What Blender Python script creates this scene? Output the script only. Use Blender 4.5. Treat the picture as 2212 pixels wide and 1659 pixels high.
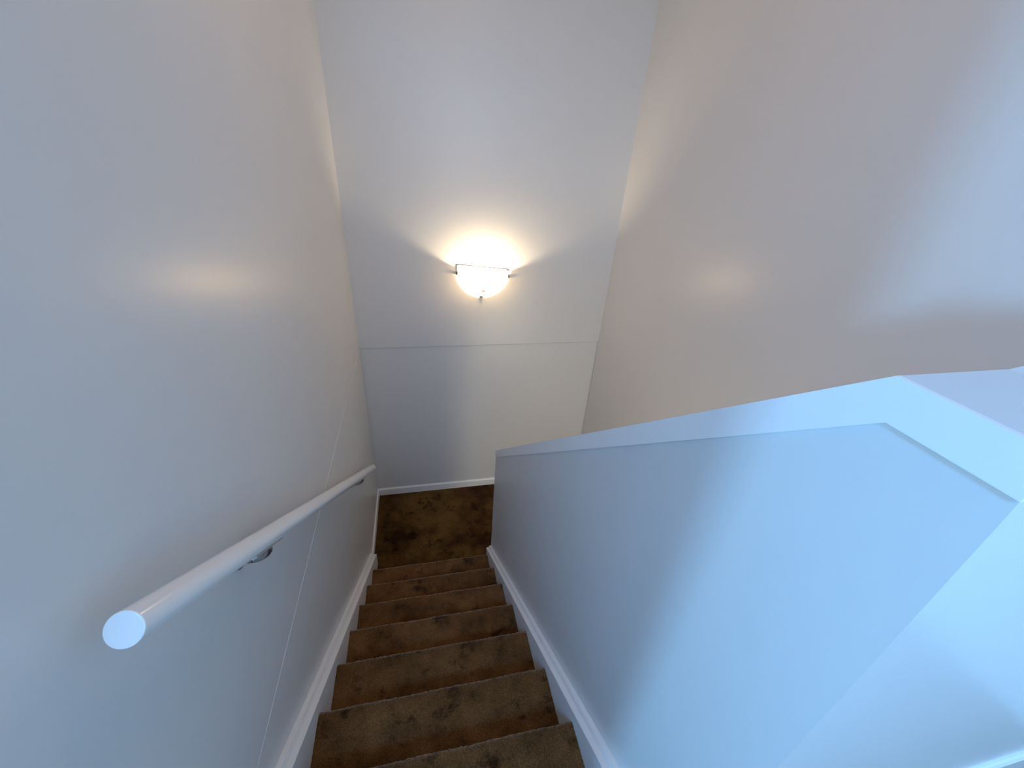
import bpy, bmesh, math, random
from mathutils import Matrix, Vector

scene = bpy.context.scene
for o in list(bpy.data.objects):
    bpy.data.objects.remove(o)

# ------------------------------------------------------------------ camera
# World origin of the plan is the lens; DZ lifts everything so the lower landing is at z = 0
DZ = 2.88
F_PX, IMG_W = 898.68, 2212.0
RIGHT = Vector((0.97644618, -0.20665662, 0.06201532))
DOWN = Vector((-0.04956106, -0.49456876, -0.86772429))
FWD = Vector((0.2099918, 0.84421252, -0.4931619))
cam = bpy.data.cameras.new('camera')
cam.sensor_fit = 'HORIZONTAL'
cam.sensor_width = 36.0
cam.lens = F_PX / IMG_W * 36.0
cam.clip_start = 0.01
camo = bpy.data.objects.new('camera', cam)
m = Matrix.Identity(4)
for i in range(3):
    m[i][0], m[i][1], m[i][2] = RIGHT[i], -DOWN[i], -FWD[i]
m[2][3] = DZ
camo.matrix_world = m
scene.collection.objects.link(camo)
scene.camera = camo

# ------------------------------------------------------------------ world, daylight, added fill lights, exposure
world = bpy.data.worlds.new('world')
scene.world = world
world.use_nodes = True
world.node_tree.nodes['Background'].inputs[0].default_value = (0.30, 0.55, 1.0, 1)
world.node_tree.nodes['Background'].inputs[1].default_value = 0.2

WIN_X = -3.2            # west wall of the upper room; its window gives the blue daylight
WIN_Y0, WIN_Y1 = -2.08, -1.70
WIN_Z0, WIN_Z1 = -0.25, 0.95


def area(name, loc, size, size_y, direction, color, power):
    l = bpy.data.lights.new(name, 'AREA')
    l.shape = 'RECTANGLE'
    l.size, l.size_y = size, size_y
    l.color = color
    l.energy = power
    o = bpy.data.objects.new(name, l)
    o.location = (loc[0], loc[1], loc[2] + DZ)
    o.rotation_euler = Vector(direction).to_track_quat('-Z', 'Z').to_euler()
    scene.collection.objects.link(o)
    return o


# colours are (r, g, b) radiances; the strength is carried by the light's power
def lit(name, loc, sx, sy, direction, rgb, unit=100.0):
    p = max(rgb)
    return area(name, loc, sx, sy, direction, tuple(c / p for c in rgb), unit * p)


lit('window_daylight', (WIN_X - 0.10, (WIN_Y0 + WIN_Y1) / 2, (WIN_Z0 + WIN_Z1) / 2),
    WIN_Y1 - WIN_Y0, WIN_Z1 - WIN_Z0, (1, 0, 0), (1.04, 2.68, 4.7))
lit('rear_fill', (0.9, -3.08, 0.35), 0.9, 1.2, (0, 1, 0), (0.155, 0.190, 0.245))  # added unseen fill from behind, brightens faces turned to the lens
lit('hall_fill', (-0.6, -1.3, 1.22), 0.35, 0.35, (0, 0, -1), (0.09, 0.275, 0.64))  # invented bluish light overhead, lifts the upper hall; no known fitting
lit('stairwell_fill', (0.35, 1.5, 1.22), 0.5, 0.5, (0, 0, -1), (0.055, 0.034, 0.020))  # added warm fill above the stairs, no known lamp there
lit('lower_hall_fill', (1.12, 0.30, -2.2), 0.60, 0.9, (0, 1, 0.1), (0.118, 0.103, 0.068))  # unseen light added in the lower hall to lift dim areas

scene.view_settings.view_transform = 'Standard'
scene.view_settings.look = 'None'
scene.view_settings.gamma = 1.0
scene.view_settings.use_curve_mapping = False
scene.view_settings.exposure = 0.0
scene.cycles.use_denoising = True
scene.cycles.max_bounces = 10
scene.cycles.diffuse_bounces = 8
scene.cycles.sample_clamp_indirect = 6.0

# ------------------------------------------------------------------ key dimensions (metres, lens at 0,0,0)
XW = -0.4504      # face of the left wall
XR = 1.4747       # face of the right wall
YF = 3.009        # face of the far wall
ZF = -2.88        # lower landing
ZU = -1.207       # upper floor
ZC = 1.25         # ceiling
XH = 0.4455       # stair face of the half wall
ZSEAM = -1.383    # drywall seam
TXL, TXR = -0.4096, 0.4109   # carpet edges between the skirting boards
RUN, RISE, Y1, Z1 = 0.25, 0.182, 2.0529, -2.6629
SL = -0.728


# ------------------------------------------------------------------ materials
def mat(name):
    mt = bpy.data.materials.new(name)
    mt.use_nodes = True
    nt = mt.node_tree
    return mt, nt, nt.nodes, nt.links, nt.nodes['Principled BSDF']


def paint(name, col, rough, spec, bump=0.02, scale=260.0, var=0.02):
    mt, nt, N, L, b = mat(name)
    tc = N.new('ShaderNodeTexCoord')
    n1 = N.new('ShaderNodeTexNoise')
    n1.inputs['Scale'].default_value = scale
    n1.inputs['Detail'].default_value = 3
    L.new(tc.outputs['Object'], n1.inputs['Vector'])
    bp = N.new('ShaderNodeBump')
    bp.inputs['Strength'].default_value = bump
    bp.inputs['Distance'].default_value = 0.002
    L.new(n1.outputs['Fac'], bp.inputs['Height'])
    L.new(bp.outputs['Normal'], b.inputs['Normal'])
    n2 = N.new('ShaderNodeTexNoise')
    n2.inputs['Scale'].default_value = 2.2
    n2.inputs['Detail'].default_value = 4
    L.new(tc.outputs['Object'], n2.inputs['Vector'])
    mx = N.new('ShaderNodeMix')
    mx.data_type = 'RGBA'
    mx.inputs[6].default_value = (*[c * (1 - var) for c in col], 1)
    mx.inputs[7].default_value = (*[min(1, c * (1 + var)) for c in col], 1)
    L.new(n2.outputs['Fac'], mx.inputs[0])
    L.new(mx.outputs[2], b.inputs['Base Color'])
    b.inputs['Roughness'].default_value = rough
    b.inputs['Specular IOR Level'].default_value = spec
    return mt


def simple(name, col, rough, metal=0.0, spec=0.5):
    mt, nt, N, L, b = mat(name)
    b.inputs['Base Color'].default_value = (*col, 1)
    b.inputs['Roughness'].default_value = rough
    b.inputs['Metallic'].default_value = metal
    b.inputs['Specular IOR Level'].default_value = spec
    return mt


def carpet(name, light, dark, stain, stain_amt, seed, patch_scale=7.0):
    mt, nt, N, L, b = mat(name)
    tc = N.new('ShaderNodeTexCoord')
    mp = N.new('ShaderNodeMapping')
    mp.inputs['Location'].default_value = (seed, seed * 0.7, 0)
    L.new(tc.outputs['Object'], mp.inputs['Vector'])

    def noise(sc, det, rough=0.6):
        n = N.new('ShaderNodeTexNoise')
        n.inputs['Scale'].default_value = sc
        n.inputs['Detail'].default_value = det
        n.inputs['Roughness'].default_value = rough
        L.new(mp.outputs['Vector'], n.inputs['Vector'])
        return n

    def ramp(n, a, c):
        r = N.new('ShaderNodeMapRange')
        r.inputs[1].default_value = a
        r.inputs[2].default_value = c
        L.new(n.outputs['Fac'], r.inputs[0])
        return r

    def mix(fac, a, bb):
        x = N.new('ShaderNodeMix')
        x.data_type = 'RGBA'
        L.new(fac, x.inputs[0])
        for s, k in ((a, 6), (bb, 7)):
            if isinstance(s, tuple):
                x.inputs[k].default_value = (*s, 1)
            else:
                L.new(s, x.inputs[k])
        return x.outputs[2]

    fib = ramp(noise(230, 3, 0.75), 0.3, 0.7)
    patch = ramp(noise(patch_scale, 5), 0.36, 0.66)
    blot = ramp(noise(11.0, 4, 0.65), 0.56, 0.70)
    c1 = mix(patch.outputs[0], light, dark)
    mul = N.new('ShaderNodeMath')
    mul.operation = 'MULTIPLY'
    mul.inputs[1].default_value = stain_amt
    L.new(blot.outputs[0], mul.inputs[0])
    c2 = mix(mul.outputs[0], c1, stain)
    fm = N.new('ShaderNodeMapRange')
    fm.inputs[3].default_value = 0.45
    fm.inputs[4].default_value = 1.35
    L.new(fib.outputs[0], fm.inputs[0])
    vm = N.new('ShaderNodeVectorMath')
    vm.operation = 'SCALE'
    L.new(c2, vm.inputs[0])
    L.new(fm.outputs[0], vm.inputs['Scale'])
    L.new(vm.outputs[0], b.inputs['Base Color'])
    b.inputs['Roughness'].default_value = 1.0
    b.inputs['Specular IOR Level'].default_value = 0.0
    b.inputs['Sheen Weight'].default_value = 1.0
    b.inputs['Sheen Roughness'].default_value = 0.3
    b.inputs['Sheen Tint'].default_value = (0.92, 0.78, 0.60, 1)
    bp = N.new('ShaderNodeBump')
    bp.inputs['Strength'].default_value = 0.5
    bp.inputs['Distance'].default_value = 0.003
    L.new(fib.outputs[0], bp.inputs['Height'])
    L.new(bp.outputs['Normal'], b.inputs['Normal'])
    return mt


M_WALL = paint('wall_paint', (0.74, 0.73, 0.71), 0.31, 0.52)
M_TRIM = paint('trim_gloss_paint', (0.90, 0.89, 0.87), 0.28, 0.5, 0.01)
M_CEIL = paint('ceiling_paint', (0.75, 0.74, 0.72), 0.8, 0.2)
M_RAIL = simple('rail_gloss_paint', (0.91, 0.90, 0.88), 0.12)
M_STEEL = simple('bracket_metal', (0.42, 0.43, 0.44), 0.32, 1.0)
M_DARK = simple('clip_bronze', (0.10, 0.075, 0.05), 0.4, 0.8)
M_PLATE = simple('sconce_plate_enamel', (0.90, 0.87, 0.79), 0.35)
M_STEP = carpet('stair_carpet', (0.195, 0.092, 0.032), (0.088, 0.040, 0.013), (0.028, 0.011, 0.004), 0.85, 3.1)
M_LAND = carpet('landing_carpet', (0.034, 0.0115, 0.003), (0.150, 0.078, 0.019), (0.010, 0.002, 0.0006), 0.85, 8.3, 3.6)

# bulb and frosted glass of the sconce
M_BULB, _, N, L, b = mat('bulb_glow')
N.remove(b)
e = N.new('ShaderNodeEmission')
e.inputs[0].default_value = (1.0, 0.765, 0.48, 1)
e.inputs[1].default_value = 900.0
L.new(e.outputs[0], N['Material Output'].inputs[0])

M_GLASS, _, N, L, b = mat('frosted_glass')
tr = N.new('ShaderNodeBsdfTranslucent')
tr.inputs[0].default_value = (1.0, 0.97, 0.90, 1)
df = N.new('ShaderNodeBsdfDiffuse')
df.inputs[0].default_value = (0.85, 0.82, 0.74, 1)
mx = N.new('ShaderNodeMixShader')
mx.inputs[0].default_value = 0.06
L.new(tr.outputs[0], mx.inputs[1])
L.new(df.outputs[0], mx.inputs[2])
gl = N.new('ShaderNodeBsdfGlossy')
gl.inputs['Roughness'].default_value = 0.2
mx2 = N.new('ShaderNodeMixShader')
mx2.inputs[0].default_value = 0.025
L.new(mx.outputs[0], mx2.inputs[1])
L.new(gl.outputs[0], mx2.inputs[2])
tp = N.new('ShaderNodeBsdfTransparent')
tp.inputs[0].default_value = (1.0, 0.93, 0.80, 1)
mx3 = N.new('ShaderNodeMixShader')
mx3.inputs[0].default_value = 0.38
L.new(mx2.outputs[0], mx3.inputs[1])
L.new(tp.outputs[0], mx3.inputs[2])
L.new(mx3.outputs[0], N['Material Output'].inputs[0])


# ------------------------------------------------------------------ builders
def obj(name, bm, material, parent=None, smooth=False, loc=None):
    """One mesh object; plan coordinates, with its origin moved to loc (plan) or the bounds' base."""
    vs = [v.co for v in bm.verts]
    if loc is None:
        lo = Vector((min(v.x for v in vs), min(v.y for v in vs), min(v.z for v in vs)))
        hi = Vector((max(v.x for v in vs), max(v.y for v in vs), max(v.z for v in vs)))
        loc = Vector(((lo.x + hi.x) / 2, (lo.y + hi.y) / 2, lo.z))
    loc = Vector(loc)
    for v in bm.verts:
        v.co -= loc
    bmesh.ops.recalc_face_normals(bm, faces=bm.faces)
    me = bpy.data.meshes.new(name)
    bm.to_mesh(me)
    bm.free()
    if smooth:
        for p in me.polygons:
            p.use_smooth = True
    me.materials.append(material)
    o = bpy.data.objects.new(name, me)
    scene.collection.objects.link(o)
    world_loc = Vector((loc.x, loc.y, loc.z + DZ))
    if parent:
        o.parent = parent
        o.location = world_loc - parent_world(parent)
    else:
        o.location = world_loc
    return o


def parent_world(p):
    v = Vector(p.location)
    while p.parent:
        p = p.parent
        v += Vector(p.location)
    return v


def tag(o, label=None, cat=None, group=None, kind=None):
    for k, v in (('label', label), ('category', cat), ('group', group), ('kind', kind)):
        if v:
            o[k] = v
    return o


def empty(name, loc, label, cat):
    o = bpy.data.objects.new(name, None)
    o.empty_display_size = 0.1
    o.location = (loc[0], loc[1], loc[2] + DZ)
    scene.collection.objects.link(o)
    return tag(o, label, cat)


def box(bm, x0, x1, y0, y1, z0, z1):
    v = [bm.verts.new(p) for p in ((x0, y0, z0), (x1, y0, z0), (x1, y1, z0), (x0, y1, z0),
                                   (x0, y0, z1), (x1, y0, z1), (x1, y1, z1), (x0, y1, z1))]
    for f in ((0, 3, 2, 1), (4, 5, 6, 7), (0, 1, 5, 4), (1, 2, 6, 5), (2, 3, 7, 6), (3, 0, 4, 7)):
        bm.faces.new([v[i] for i in f])


def prism_x(bm, prof, x0, x1):
    """Extrude a (y, z) outline along x."""
    a = [bm.verts.new((x0, y, z)) for y, z in prof]
    c = [bm.verts.new((x1, y, z)) for y, z in prof]
    n = len(prof)
    bm.faces.new(a)
    bm.faces.new(list(reversed(c)))
    for i in range(n):
        bm.faces.new((a[i], c[i], c[(i + 1) % n], a[(i + 1) % n]))


def prism_y(bm, prof, y0, y1):
    """Extrude an (x, z) outline along y."""
    a = [bm.verts.new((x, y0, z)) for x, z in prof]
    c = [bm.verts.new((x, y1, z)) for x, z in prof]
    n = len(prof)
    bm.faces.new(a)
    bm.faces.new(list(reversed(c)))
    for i in range(n):
        bm.faces.new((a[i], c[i], c[(i + 1) % n], a[(i + 1) % n]))


def sweep(bm, prof, p0, p1):
    """Extrude an (x, dz) outline from p0 = (y, z) to p1, ends cut plumb."""
    a = [bm.verts.new((x, p0[0], p0[1] + dz)) for x, dz in prof]
    c = [bm.verts.new((x, p1[0], p1[1] + dz)) for x, dz in prof]
    n = len(prof)
    bm.faces.new(a)
    bm.faces.new(list(reversed(c)))
    for i in range(n):
        bm.faces.new((a[i], c[i], c[(i + 1) % n], a[(i + 1) % n]))


def bevel(bm, w, seg=2):
    bmesh.ops.bevel(bm, geom=list(bm.edges), offset=w, segments=seg, affect='EDGES', profile=0.5, clamp_overlap=True)


def tube(bm, pts, radii, sides=20, cap=True):
    rings = []
    n = len(pts)
    up = Vector((1, 0, 0))
    for i, p in enumerate(pts):
        p = Vector(p)
        d = (Vector(pts[min(i + 1, n - 1)]) - Vector(pts[max(i - 1, 0)])).normalized()
        u = up - d * up.dot(d)
        if u.length < 1e-3:
            u = Vector((0, 1, 0)) - d * d.y
        u.normalize()
        w = d.cross(u)
        r = radii[i] if isinstance(radii, (list, tuple)) else radii
        rings.append([bm.verts.new(p + (u * math.cos(2 * math.pi * k / sides) + w * math.sin(2 * math.pi * k / sides)) * r)
                      for k in range(sides)])
    for a, c in zip(rings, rings[1:]):
        for k in range(sides):
            bm.faces.new((a[k], a[(k + 1) % sides], c[(k + 1) % sides], c[k]))
    if cap:
        bm.faces.new(list(reversed(rings[0])))
        bm.faces.new(rings[-1])


def struct(name, bm, material, label=None):
    return tag(obj(name, bm, material), label, kind='structure')


# ------------------------------------------------------------------ room shell
# floors
bm = bmesh.new()
bx0 = TXL
box(bm, XW - 0.12, XR + 0.12, 2.0529 - 0.022, YF + 0.12, ZF - 0.12, ZF)
box(bm, XH + 0.12, XR + 0.12, 0.265, 2.0529 - 0.022, ZF - 0.12, ZF)
struct('floor', bm, M_LAND, 'dark brown mottled carpet of the lower landing')
bm = bmesh.new()
box(bm, WIN_X - 0.12, XW, -3.12, 0.0309, ZU - 0.2, ZU - 0.004)
box(bm, XW, TXR + 0.03, -3.12, 0.0309, ZU - 0.2, ZU - 0.004)
box(bm, TXR + 0.03, XR + 0.12, -3.12, 0.1449, ZU - 0.2, ZU - 0.004)
struct('floor_upper', bm, M_STEP, 'brown carpet of the upper floor behind the stair head')

# left wall: lower drywall stands a hair proud of the upper sheet, with a small ledge at the seam
bm = bmesh.new()
prof = [(XW - 0.12, ZF - 0.12), (XW, ZF - 0.12), (XW, ZSEAM - 0.004), (XW - 0.0012, ZSEAM), (XW - 0.0012, ZC), (XW - 0.12, ZC)]
prism_y(bm, prof, -0.155, YF)
struct('wall_left', bm, M_WALL, 'pale grey painted wall carrying the handrail')
# far wall: upper sheet slightly proud
bm = bmesh.new()
prof = [(YF + 0.12, ZF - 0.12), (YF + 0.007, ZF - 0.12), (YF + 0.007, ZSEAM - 0.0042), (YF + 0.012, ZSEAM - 0.0035), (YF + 0.012, ZSEAM - 0.001), (YF, ZSEAM), (YF, ZC), (YF + 0.12, ZC)]
prism_x(bm, prof, XW - 0.12, XR + 0.12)
struct('wall_back', bm, M_WALL, 'pale grey end wall with the lit sconce')
bm = bmesh.new()
box(bm, XR, XR + 0.12, -3.12, YF, ZF - 0.12, ZC)
struct('wall_right', bm, M_WALL, 'tall beige lit wall beyond the half wall')
# upper room behind the lens
bm = bmesh.new()
box(bm, WIN_X - 0.12, XW - 0.12, -0.155, -0.035, ZU - 0.2, ZC)
struct('wall_hall', bm, M_WALL)
bm = bmesh.new()
X0, X1 = WIN_X - 0.12, WIN_X
box(bm, X0, X1, -3.12, WIN_Y0, ZU - 0.2, ZC)
box(bm, X0, X1, WIN_Y1, -0.155, ZU - 0.2, ZC)
box(bm, X0, X1, WIN_Y0, WIN_Y1, ZU - 0.2, WIN_Z0)
box(bm, X0, X1, WIN_Y0, WIN_Y1, WIN_Z1, ZC)
struct('wall_window_side', bm, M_WALL)
bm = bmesh.new()
box(bm, WIN_X, 0.45, -3.12, -3.0, ZU - 0.2, ZC)
box(bm, 1.35, XR, -3.12, -3.0, ZU - 0.2, ZC)
box(bm, 0.45, 1.35, -3.12, -3.0, ZU - 0.2, -0.25)
box(bm, 0.45, 1.35, -3.12, -3.0, 0.95, ZC)
struct('wall_rear', bm, M_WALL)
bm = bmesh.new()
box(bm, XH, XR, 0.165, 0.262, ZF - 0.12, ZU - 0.2)
struct('wall_lower', bm, M_WALL)
bm = bmesh.new()
box(bm, WIN_X - 0.12, XR + 0.12, -3.12, YF + 0.12, ZC, ZC + 0.1)
struct('ceiling', bm, M_CEIL)

# half wall: raking leg beside the stair plus the short return across the stair head
ZT = -0.1655
CS = -0.847
YB = 0.2621
YN = 0.1449
zt = lambda y: ZT + CS * (y - YB)
bm = bmesh.new()
prism_x(bm, [(YB, ZF - 0.1), (2.089, ZF - 0.1), (2.089, zt(2.089) - 0.002), (YB, ZT)], XH, XH + 0.12)
struct('wall_half', bm, M_WALL, 'low grey wall sloping down beside the stairs')
bm = bmesh.new()
prism_y(bm, [(XH, ZU - 0.2), (XR, ZU - 0.2), (XR, ZT + 0.006), (0.66, ZT + 0.005), (0.612, ZT + 0.004), (0.588, ZT), (XH, ZT)], YN, YB)
struct('wall_half_return', bm, M_WALL, 'low wall turning across the stair head with a grey top')

# trim band along the top of the half wall
XT = 0.4395
bm = bmesh.new()
ye = 2.075
prism_x(bm, [(YN - 0.002, ZT - 0.0448), (0.249, ZT - 0.0448), (ye, -0.2103 + CS * (ye - 0.249)), (ye, zt(ye)), (YB, ZT), (YN - 0.002, ZT)], XT, XH)
struct('trim_1', bm, M_TRIM, 'white band capping the half wall, bent at the top of the slope')
bm = bmesh.new()
box(bm, XH, XR, YN - 0.002, YN, ZT - 0.0448, ZT)
struct('trim_2', bm, M_TRIM)
bm = bmesh.new()
box(bm, XH, XH + 0.12, 2.089, 2.095, zt(2.089) - 0.06, zt(2.089))
struct('trim_3', bm, M_TRIM)


# raking skirting boards with a two-step moulded top
def skirt(name, xw, xi, y_end, label):
    s = 1 if xi > xw else -1
    w = abs(xi - xw)
    f = lambda t: xw + s * w * t
    prof = [(f(0), -0.46), (f(1), -0.46), (f(1), -0.002), (f(0.96), 0.0), (f(0.56), 0.002), (f(0.53), 0.0045), (f(0.50), 0.002),
            (f(0.44), 0.010), (f(0.38), 0.0165), (f(0.06), 0.020), (f(0), 0.020)]
    bm = bmesh.new()
    y0 = 0.045
    z0 = -2.6185 + SL * (y0 - Y1)
    z1 = -2.6185 + SL * (y_end - Y1)
    sweep(bm, prof, (y0, z0), (y_end, z1))
    struct(name, bm, M_TRIM, label)


skirt('trim_4', XW, TXL, 2.270, 'white moulded skirting sloping down the left wall')
skirt('trim_5', XH, TXR, 2.092, 'white moulded skirting sloping down the half wall')


# level baseboards: board with a rounded top edge
def base_x(name, x0, x1, yw, s, z0, h, label=None, t=0.012):
    bm = bmesh.new()
    prism_x(bm, [(yw, z0), (yw + s * t, z0), (yw + s * t, z0 + h - 0.010), (yw + s * (t - 0.004), z0 + h - 0.003), (yw + s * (t - 0.008), z0 + h), (yw, z0 + h)], x0, x1)
    struct(name, bm, M_TRIM, label)


def base_y(name, y0, y1, xw, s, z0, h, label=None, t=0.011):
    bm = bmesh.new()
    prism_y(bm, [(xw, z0), (xw + s * t, z0), (xw + s * t, z0 + h - 0.010), (xw + s * (t - 0.004), z0 + h - 0.003), (xw + s * (t - 0.008), z0 + h), (xw, z0 + h)], y0, y1)
    struct(name, bm, M_TRIM, label)


base_x('baseboard_back', XW, XR, YF + 0.007, -1, ZF, 0.073, 'white baseboard under the sconce wall', 0.014)
base_y('baseboard_left', 2.270, YF - 0.011, XW, 1, ZF, 0.073, 'white baseboard on the left of the landing')
base_y('baseboard_right', 0.265, YF - 0.011, XR, -1, ZF, 0.073)
base_x('baseboard_near', XH, XR, YN, -1, ZU - 0.004, 0.105, 'white baseboard of the short half wall')

# ------------------------------------------------------------------ carpeted stairs
random.seed(4)
NX = 168


def step_profile(k):
    yn = Y1 - RUN * (k - 1)
    zn = Z1 + RISE * (k - 1)
    zp = zn - RISE if k > 1 else ZF
    r = 0.019
    pts = []
    for i in range(46):                                  # tread
        pts.append((yn - 0.272 + (0.272 - r) * i / 46, zn, 1))
    for i in range(15):                                  # rounded nosing
        a = math.pi / 2 - math.pi * i / 14
        pts.append((yn - r + r * math.cos(a), zn - r + r * math.sin(a), 1))
    for i in range(1, 13):                               # riser
        pts.append((yn - r - 0.003, zn - 2 * r + (zp - zn + 2 * r) * i / 12, 1))
    return yn, zn, zp, pts


stair = empty('staircase', (0, Y1 - 1.0, ZF), 'straight flight of brown carpeted steps going down between white skirtings', 'stairs')
for k in range(1, 10):
    yn, zn, zp, pts = step_profile(k)
    if k == 9:
        pts = [(max(p[0], 0.0309 - 0.0), p[1], p[2]) for p in pts if p[0] > 0.02]
    bm = bmesh.new()
    n = len(pts)
    rows = []
    for j in range(NX + 1):
        x = TXL + (TXR - TXL) * j / NX
        row = []
        for i, (y, z, f) in enumerate(pts):
            a = pts[max(i - 1, 0)]
            c = pts[min(i + 1, n - 1)]
            ty, tz = c[0] - a[0], c[1] - a[1]
            l = math.hypot(ty, tz) or 1
            ny, nz = -tz / l, ty / l                     # outward
            d = 0.0 if (i in (0, n - 1)) else random.gauss(0, 0.0011) + 0.0010 * math.sin(x * 23 + k * 1.7) * math.sin(i * 0.21 + k)
            row.append(bm.verts.new((x, y - ny * 0 + (ny * d), z + nz * d)))
        rows.append(row)
    for r0, r1 in zip(rows, rows[1:]):
        for i in range(n - 1):
            bm.faces.new((r0[i], r0[i + 1], r1[i + 1], r1[i]))
    # close the solid: ends, back and underside
    yb, yfp = pts[0][0], pts[-1][0]
    zb = ZF - 0.02
    e0 = [bm.verts.new((TXL, yfp, zb)), bm.verts.new((TXL, yb, zb))]
    e1 = [bm.verts.new((TXR, yfp, zb)), bm.verts.new((TXR, yb, zb))]
    bm.faces.new(rows[0] + e0)
    bm.faces.new(list(reversed(rows[-1] + e1)))
    bm.faces.new([r[0] for r in rows] + [e1[1], e0[1]])
    bm.faces.new([r[-1] for r in reversed(rows)] + [e0[0], e1[0]])
    bm.faces.new((e0[0], e0[1], e1[1], e1[0]))
    o = obj('carpeted_step', bm, M_STEP, stair, smooth=True)

# ------------------------------------------------------------------ handrail
RX, RR, RS = -0.385, 0.0235, -0.735
Y0R, Z0R = 0.392, -0.5605
sd = Vector((0, 1, RS)).normalized()
sn = Vector((1, 0, 0)).cross(sd)
LEN = 2.58
rail_root = empty('handrail', (RX, Y0R, Z0R - 0.03), 'round white handrail sloping down the left wall on metal brackets', 'handrail')
bm = bmesh.new()
p0 = Vector((RX, Y0R, Z0R))
tt = [0, 0.0005, 0.0012, 0.003] + [0.006 + (LEN - 0.022) * i / 10 for i in range(11)] + [LEN - 0.013, LEN - 0.010, LEN - 0.004, LEN]
rr = [RR - 0.0015, RR - 0.0006, RR, RR] + [RR] * 11 + [RR, RR - 0.0005, RR - 0.004, RR - 0.010]
tube(bm, [p0 + sd * t for t in tt], rr, 48)
rail = obj('rail', bm, M_RAIL, rail_root, smooth=True)
for p in rail.data.polygons:
    if len(p.vertices) > 8:
        p.use_smooth = False


def bracket(yb):
    zc = Z0R + RS * (yb - Y0R)              # rail axis height at yb
    zw = zc - 0.052                          # rosette height on the wall
    bm = bmesh.new()
    # curved arm from the wall, dipping under the rail and rising into the saddle
    P = [Vector((XW + 0.002, yb, zw)), Vector((XW + 0.016, yb + 0.001, zw - 0.010)), Vector((XW + 0.034, yb + 0.002, zw - 0.012)),
         Vector((RX - 0.012, yb + 0.002, zw - 0.004)), Vector((RX, yb + 0.002, zw + 0.012)), Vector((RX, yb + 0.002, zc - 0.026))]
    Q = []
    for i in range(len(P) - 1):
        a, b_, c, d = P[max(i - 1, 0)], P[i], P[i + 1], P[min(i + 2, len(P) - 1)]
        for s in range(6):
            t = s / 6
            Q.append(0.5 * ((2 * b_) + (c - a) * t + (2 * a - 5 * b_ + 4 * c - d) * t * t + (3 * b_ - a - 3 * c + d) * t ** 3))
    Q.append(P[-1])
    tube(bm, Q, [0.0125 - 0.003 * i / len(Q) for i in range(len(Q))], 16)
    arm = obj('bracket', bm, M_STEEL, rail_root, smooth=True)
    # domed wall rosette
    bm = bmesh.new()
    prof = [(0.0, 0.030), (0.003, 0.030), (0.007, 0.026), (0.010, 0.016), (0.011, 0.006)]
    tube(bm, [(XW + h, yb, zw) for h, r in prof], [r for h, r in prof], 28)
    obj('rosette', bm, M_STEEL, arm, smooth=True)
    # saddle strap screwed to the underside of the rail
    bm = bmesh.new()
    c = Vector((RX, yb, zc))
    L0 = 0.085
    sec = []
    for i in range(9):
        a = math.radians(-38 + 76 * i / 8)
        sec.append((math.sin(a), -math.cos(a)))
    for s0 in (-1,):
        rows = []
        for t in (-L0, -L0 * 0.9, 0, L0 * 0.9, L0):
            for rad in (RR + 0.0003, RR + 0.0030):
                rows.append([bm.verts.new(c + sd * t + (Vector((1, 0, 0)) * u + sn * v) * rad) for u, v in sec])
        for i in range(0, 8, 2):
            a, b_, c2, d2 = rows[i], rows[i + 1], rows[i + 2], rows[i + 3]
            for k in range(8):
                bm.faces.new((a[k], a[k + 1], c2[k + 1], c2[k]))
                bm.faces.new((b_[k], d2[k], d2[k + 1], b_[k + 1]))
            bm.faces.new((a[0], c2[0], d2[0], b_[0]))
            bm.faces.new((a[8], b_[8], d2[8], c2[8]))
        for a, b_ in ((rows[0], rows[1]), (rows[8], rows[9])):
            for k in range(8):
                bm.faces.new((a[k], b_[k], b_[k + 1], a[k + 1]))
    obj('saddle', bm, M_STEEL, arm)


bracket(0.772)
bracket(2.02)

# ------------------------------------------------------------------ wall sconce
SX, SZ = 0.472, -0.782
TILT = math.radians(3.2)
sc = empty('wall_sconce', (SX, YF, SZ - 0.2), 'half bowl wall sconce with glowing frosted glass shade on the far wall', 'wall lamp')


def place(bm):
    """Sconce-local (x, depth from wall, z) -> plan, with the slight tilt of the fitting."""
    c, s = math.cos(TILT), math.sin(TILT)
    for v in bm.verts:
        x, d, z = v.co
        v.co = Vector((SX + c * x + s * z, YF - d, SZ - s * x + c * z))


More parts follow.
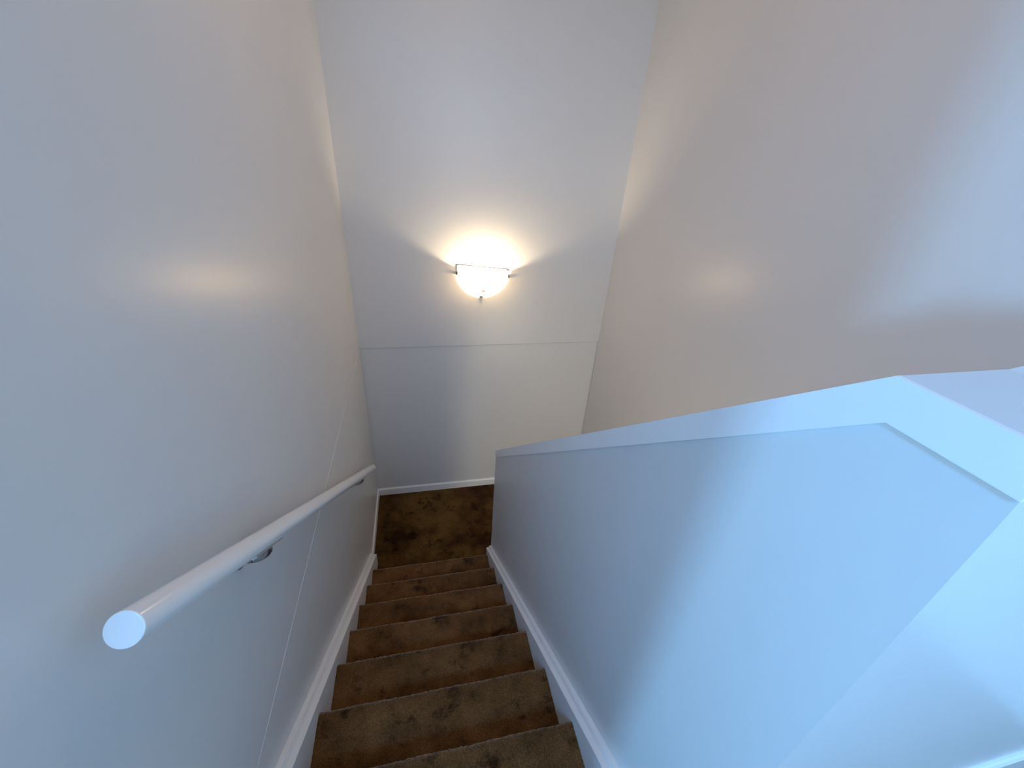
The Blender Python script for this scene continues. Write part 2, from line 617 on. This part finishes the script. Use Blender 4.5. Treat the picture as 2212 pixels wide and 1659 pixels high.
R_, H_, D_ = 0.187, 0.198, 0.135
bm = bmesh.new()
NU, NV = 48, 20
outer, inner = [], []
for lst, off in ((outer, 0.0), (inner, 0.004)):
    for i in range(NU + 1):
        u = math.pi * i / NU
        row = []
        for j in range(NV + 1):
            v = (math.pi / 2) * j / NV
            x = (R_ - off) * math.cos(u)
            rad = math.sin(u)
            z = -(H_ - off) * rad * math.cos(v)
            d = 0.010 + (D_ - off) * rad * math.sin(v)
            row.append(bm.verts.new((x, d, z + 0.24 * max(0, d - 0.010))))
        lst.append(row)
for lst in (outer, inner):
    for a, c in zip(lst, lst[1:]):
        for j in range(NV):
            try:
                bm.faces.new((a[j], a[j + 1], c[j + 1], c[j]))
            except ValueError:
                pass
for i in range(NU):
    for j in (0, NV):
        bm.faces.new((outer[i][j], outer[i + 1][j], inner[i + 1][j], inner[i][j]))
bmesh.ops.remove_doubles(bm, verts=bm.verts, dist=0.0004)
place(bm)
obj('glass_shade', bm, M_GLASS, sc, smooth=True)

bm = bmesh.new()
prof = [(-0.189, 0.022), (-0.189, -0.02)]
for i in range(1, 24):
    u = math.pi * i / 24
    prof.append((-0.165 * math.cos(u), -0.02 - 0.150 * math.sin(u)))
prof += [(0.176, -0.02), (0.176, 0.012)]
fr = [bm.verts.new((x, 0.008, z)) for x, z in prof]
bk = [bm.verts.new((x, 0.0005, z)) for x, z in prof]
bm.faces.new(fr)
bm.faces.new(list(reversed(bk)))
for i in range(len(prof)):
    j = (i + 1) % len(prof)
    bm.faces.new((fr[i], bk[i], bk[j], fr[j]))
place(bm)
obj('back_plate', bm, M_PLATE, sc)

for cx, cz, rot in ((-0.1905, -0.036, 0.25), (0.1905, -0.036, -0.25), (0.0, -0.198, math.pi / 2)):
    bm = bmesh.new()
    box(bm, -0.005, 0.005, -0.0115, 0.012, -0.011, 0.011)
    bevel(bm, 0.002)
    c, s = math.cos(rot), math.sin(rot)
    for v in bm.verts:
        x, y, z = v.co
        v.co = Vector((cx + c * x + s * z, 0.012 + y, cz - s * x + c * z))
    place(bm)
    obj('clip', bm, M_DARK, sc, smooth=False)

bm = bmesh.new()
bmesh.ops.create_uvsphere(bm, u_segments=20, v_segments=12, radius=0.024)
for v in bm.verts:
    v.co = Vector((v.co.x, v.co.y + 0.090, v.co.z * 1.2 - 0.060))
place(bm)
obj('bulb', bm, M_BULB, sc, smooth=True)
bm = bmesh.new()
tube(bm, [(0, 0.090, -0.135), (0, 0.090, -0.082)], 0.014, 16)
place(bm)
obj('lamp_socket', bm, M_PLATE, sc, smooth=False)
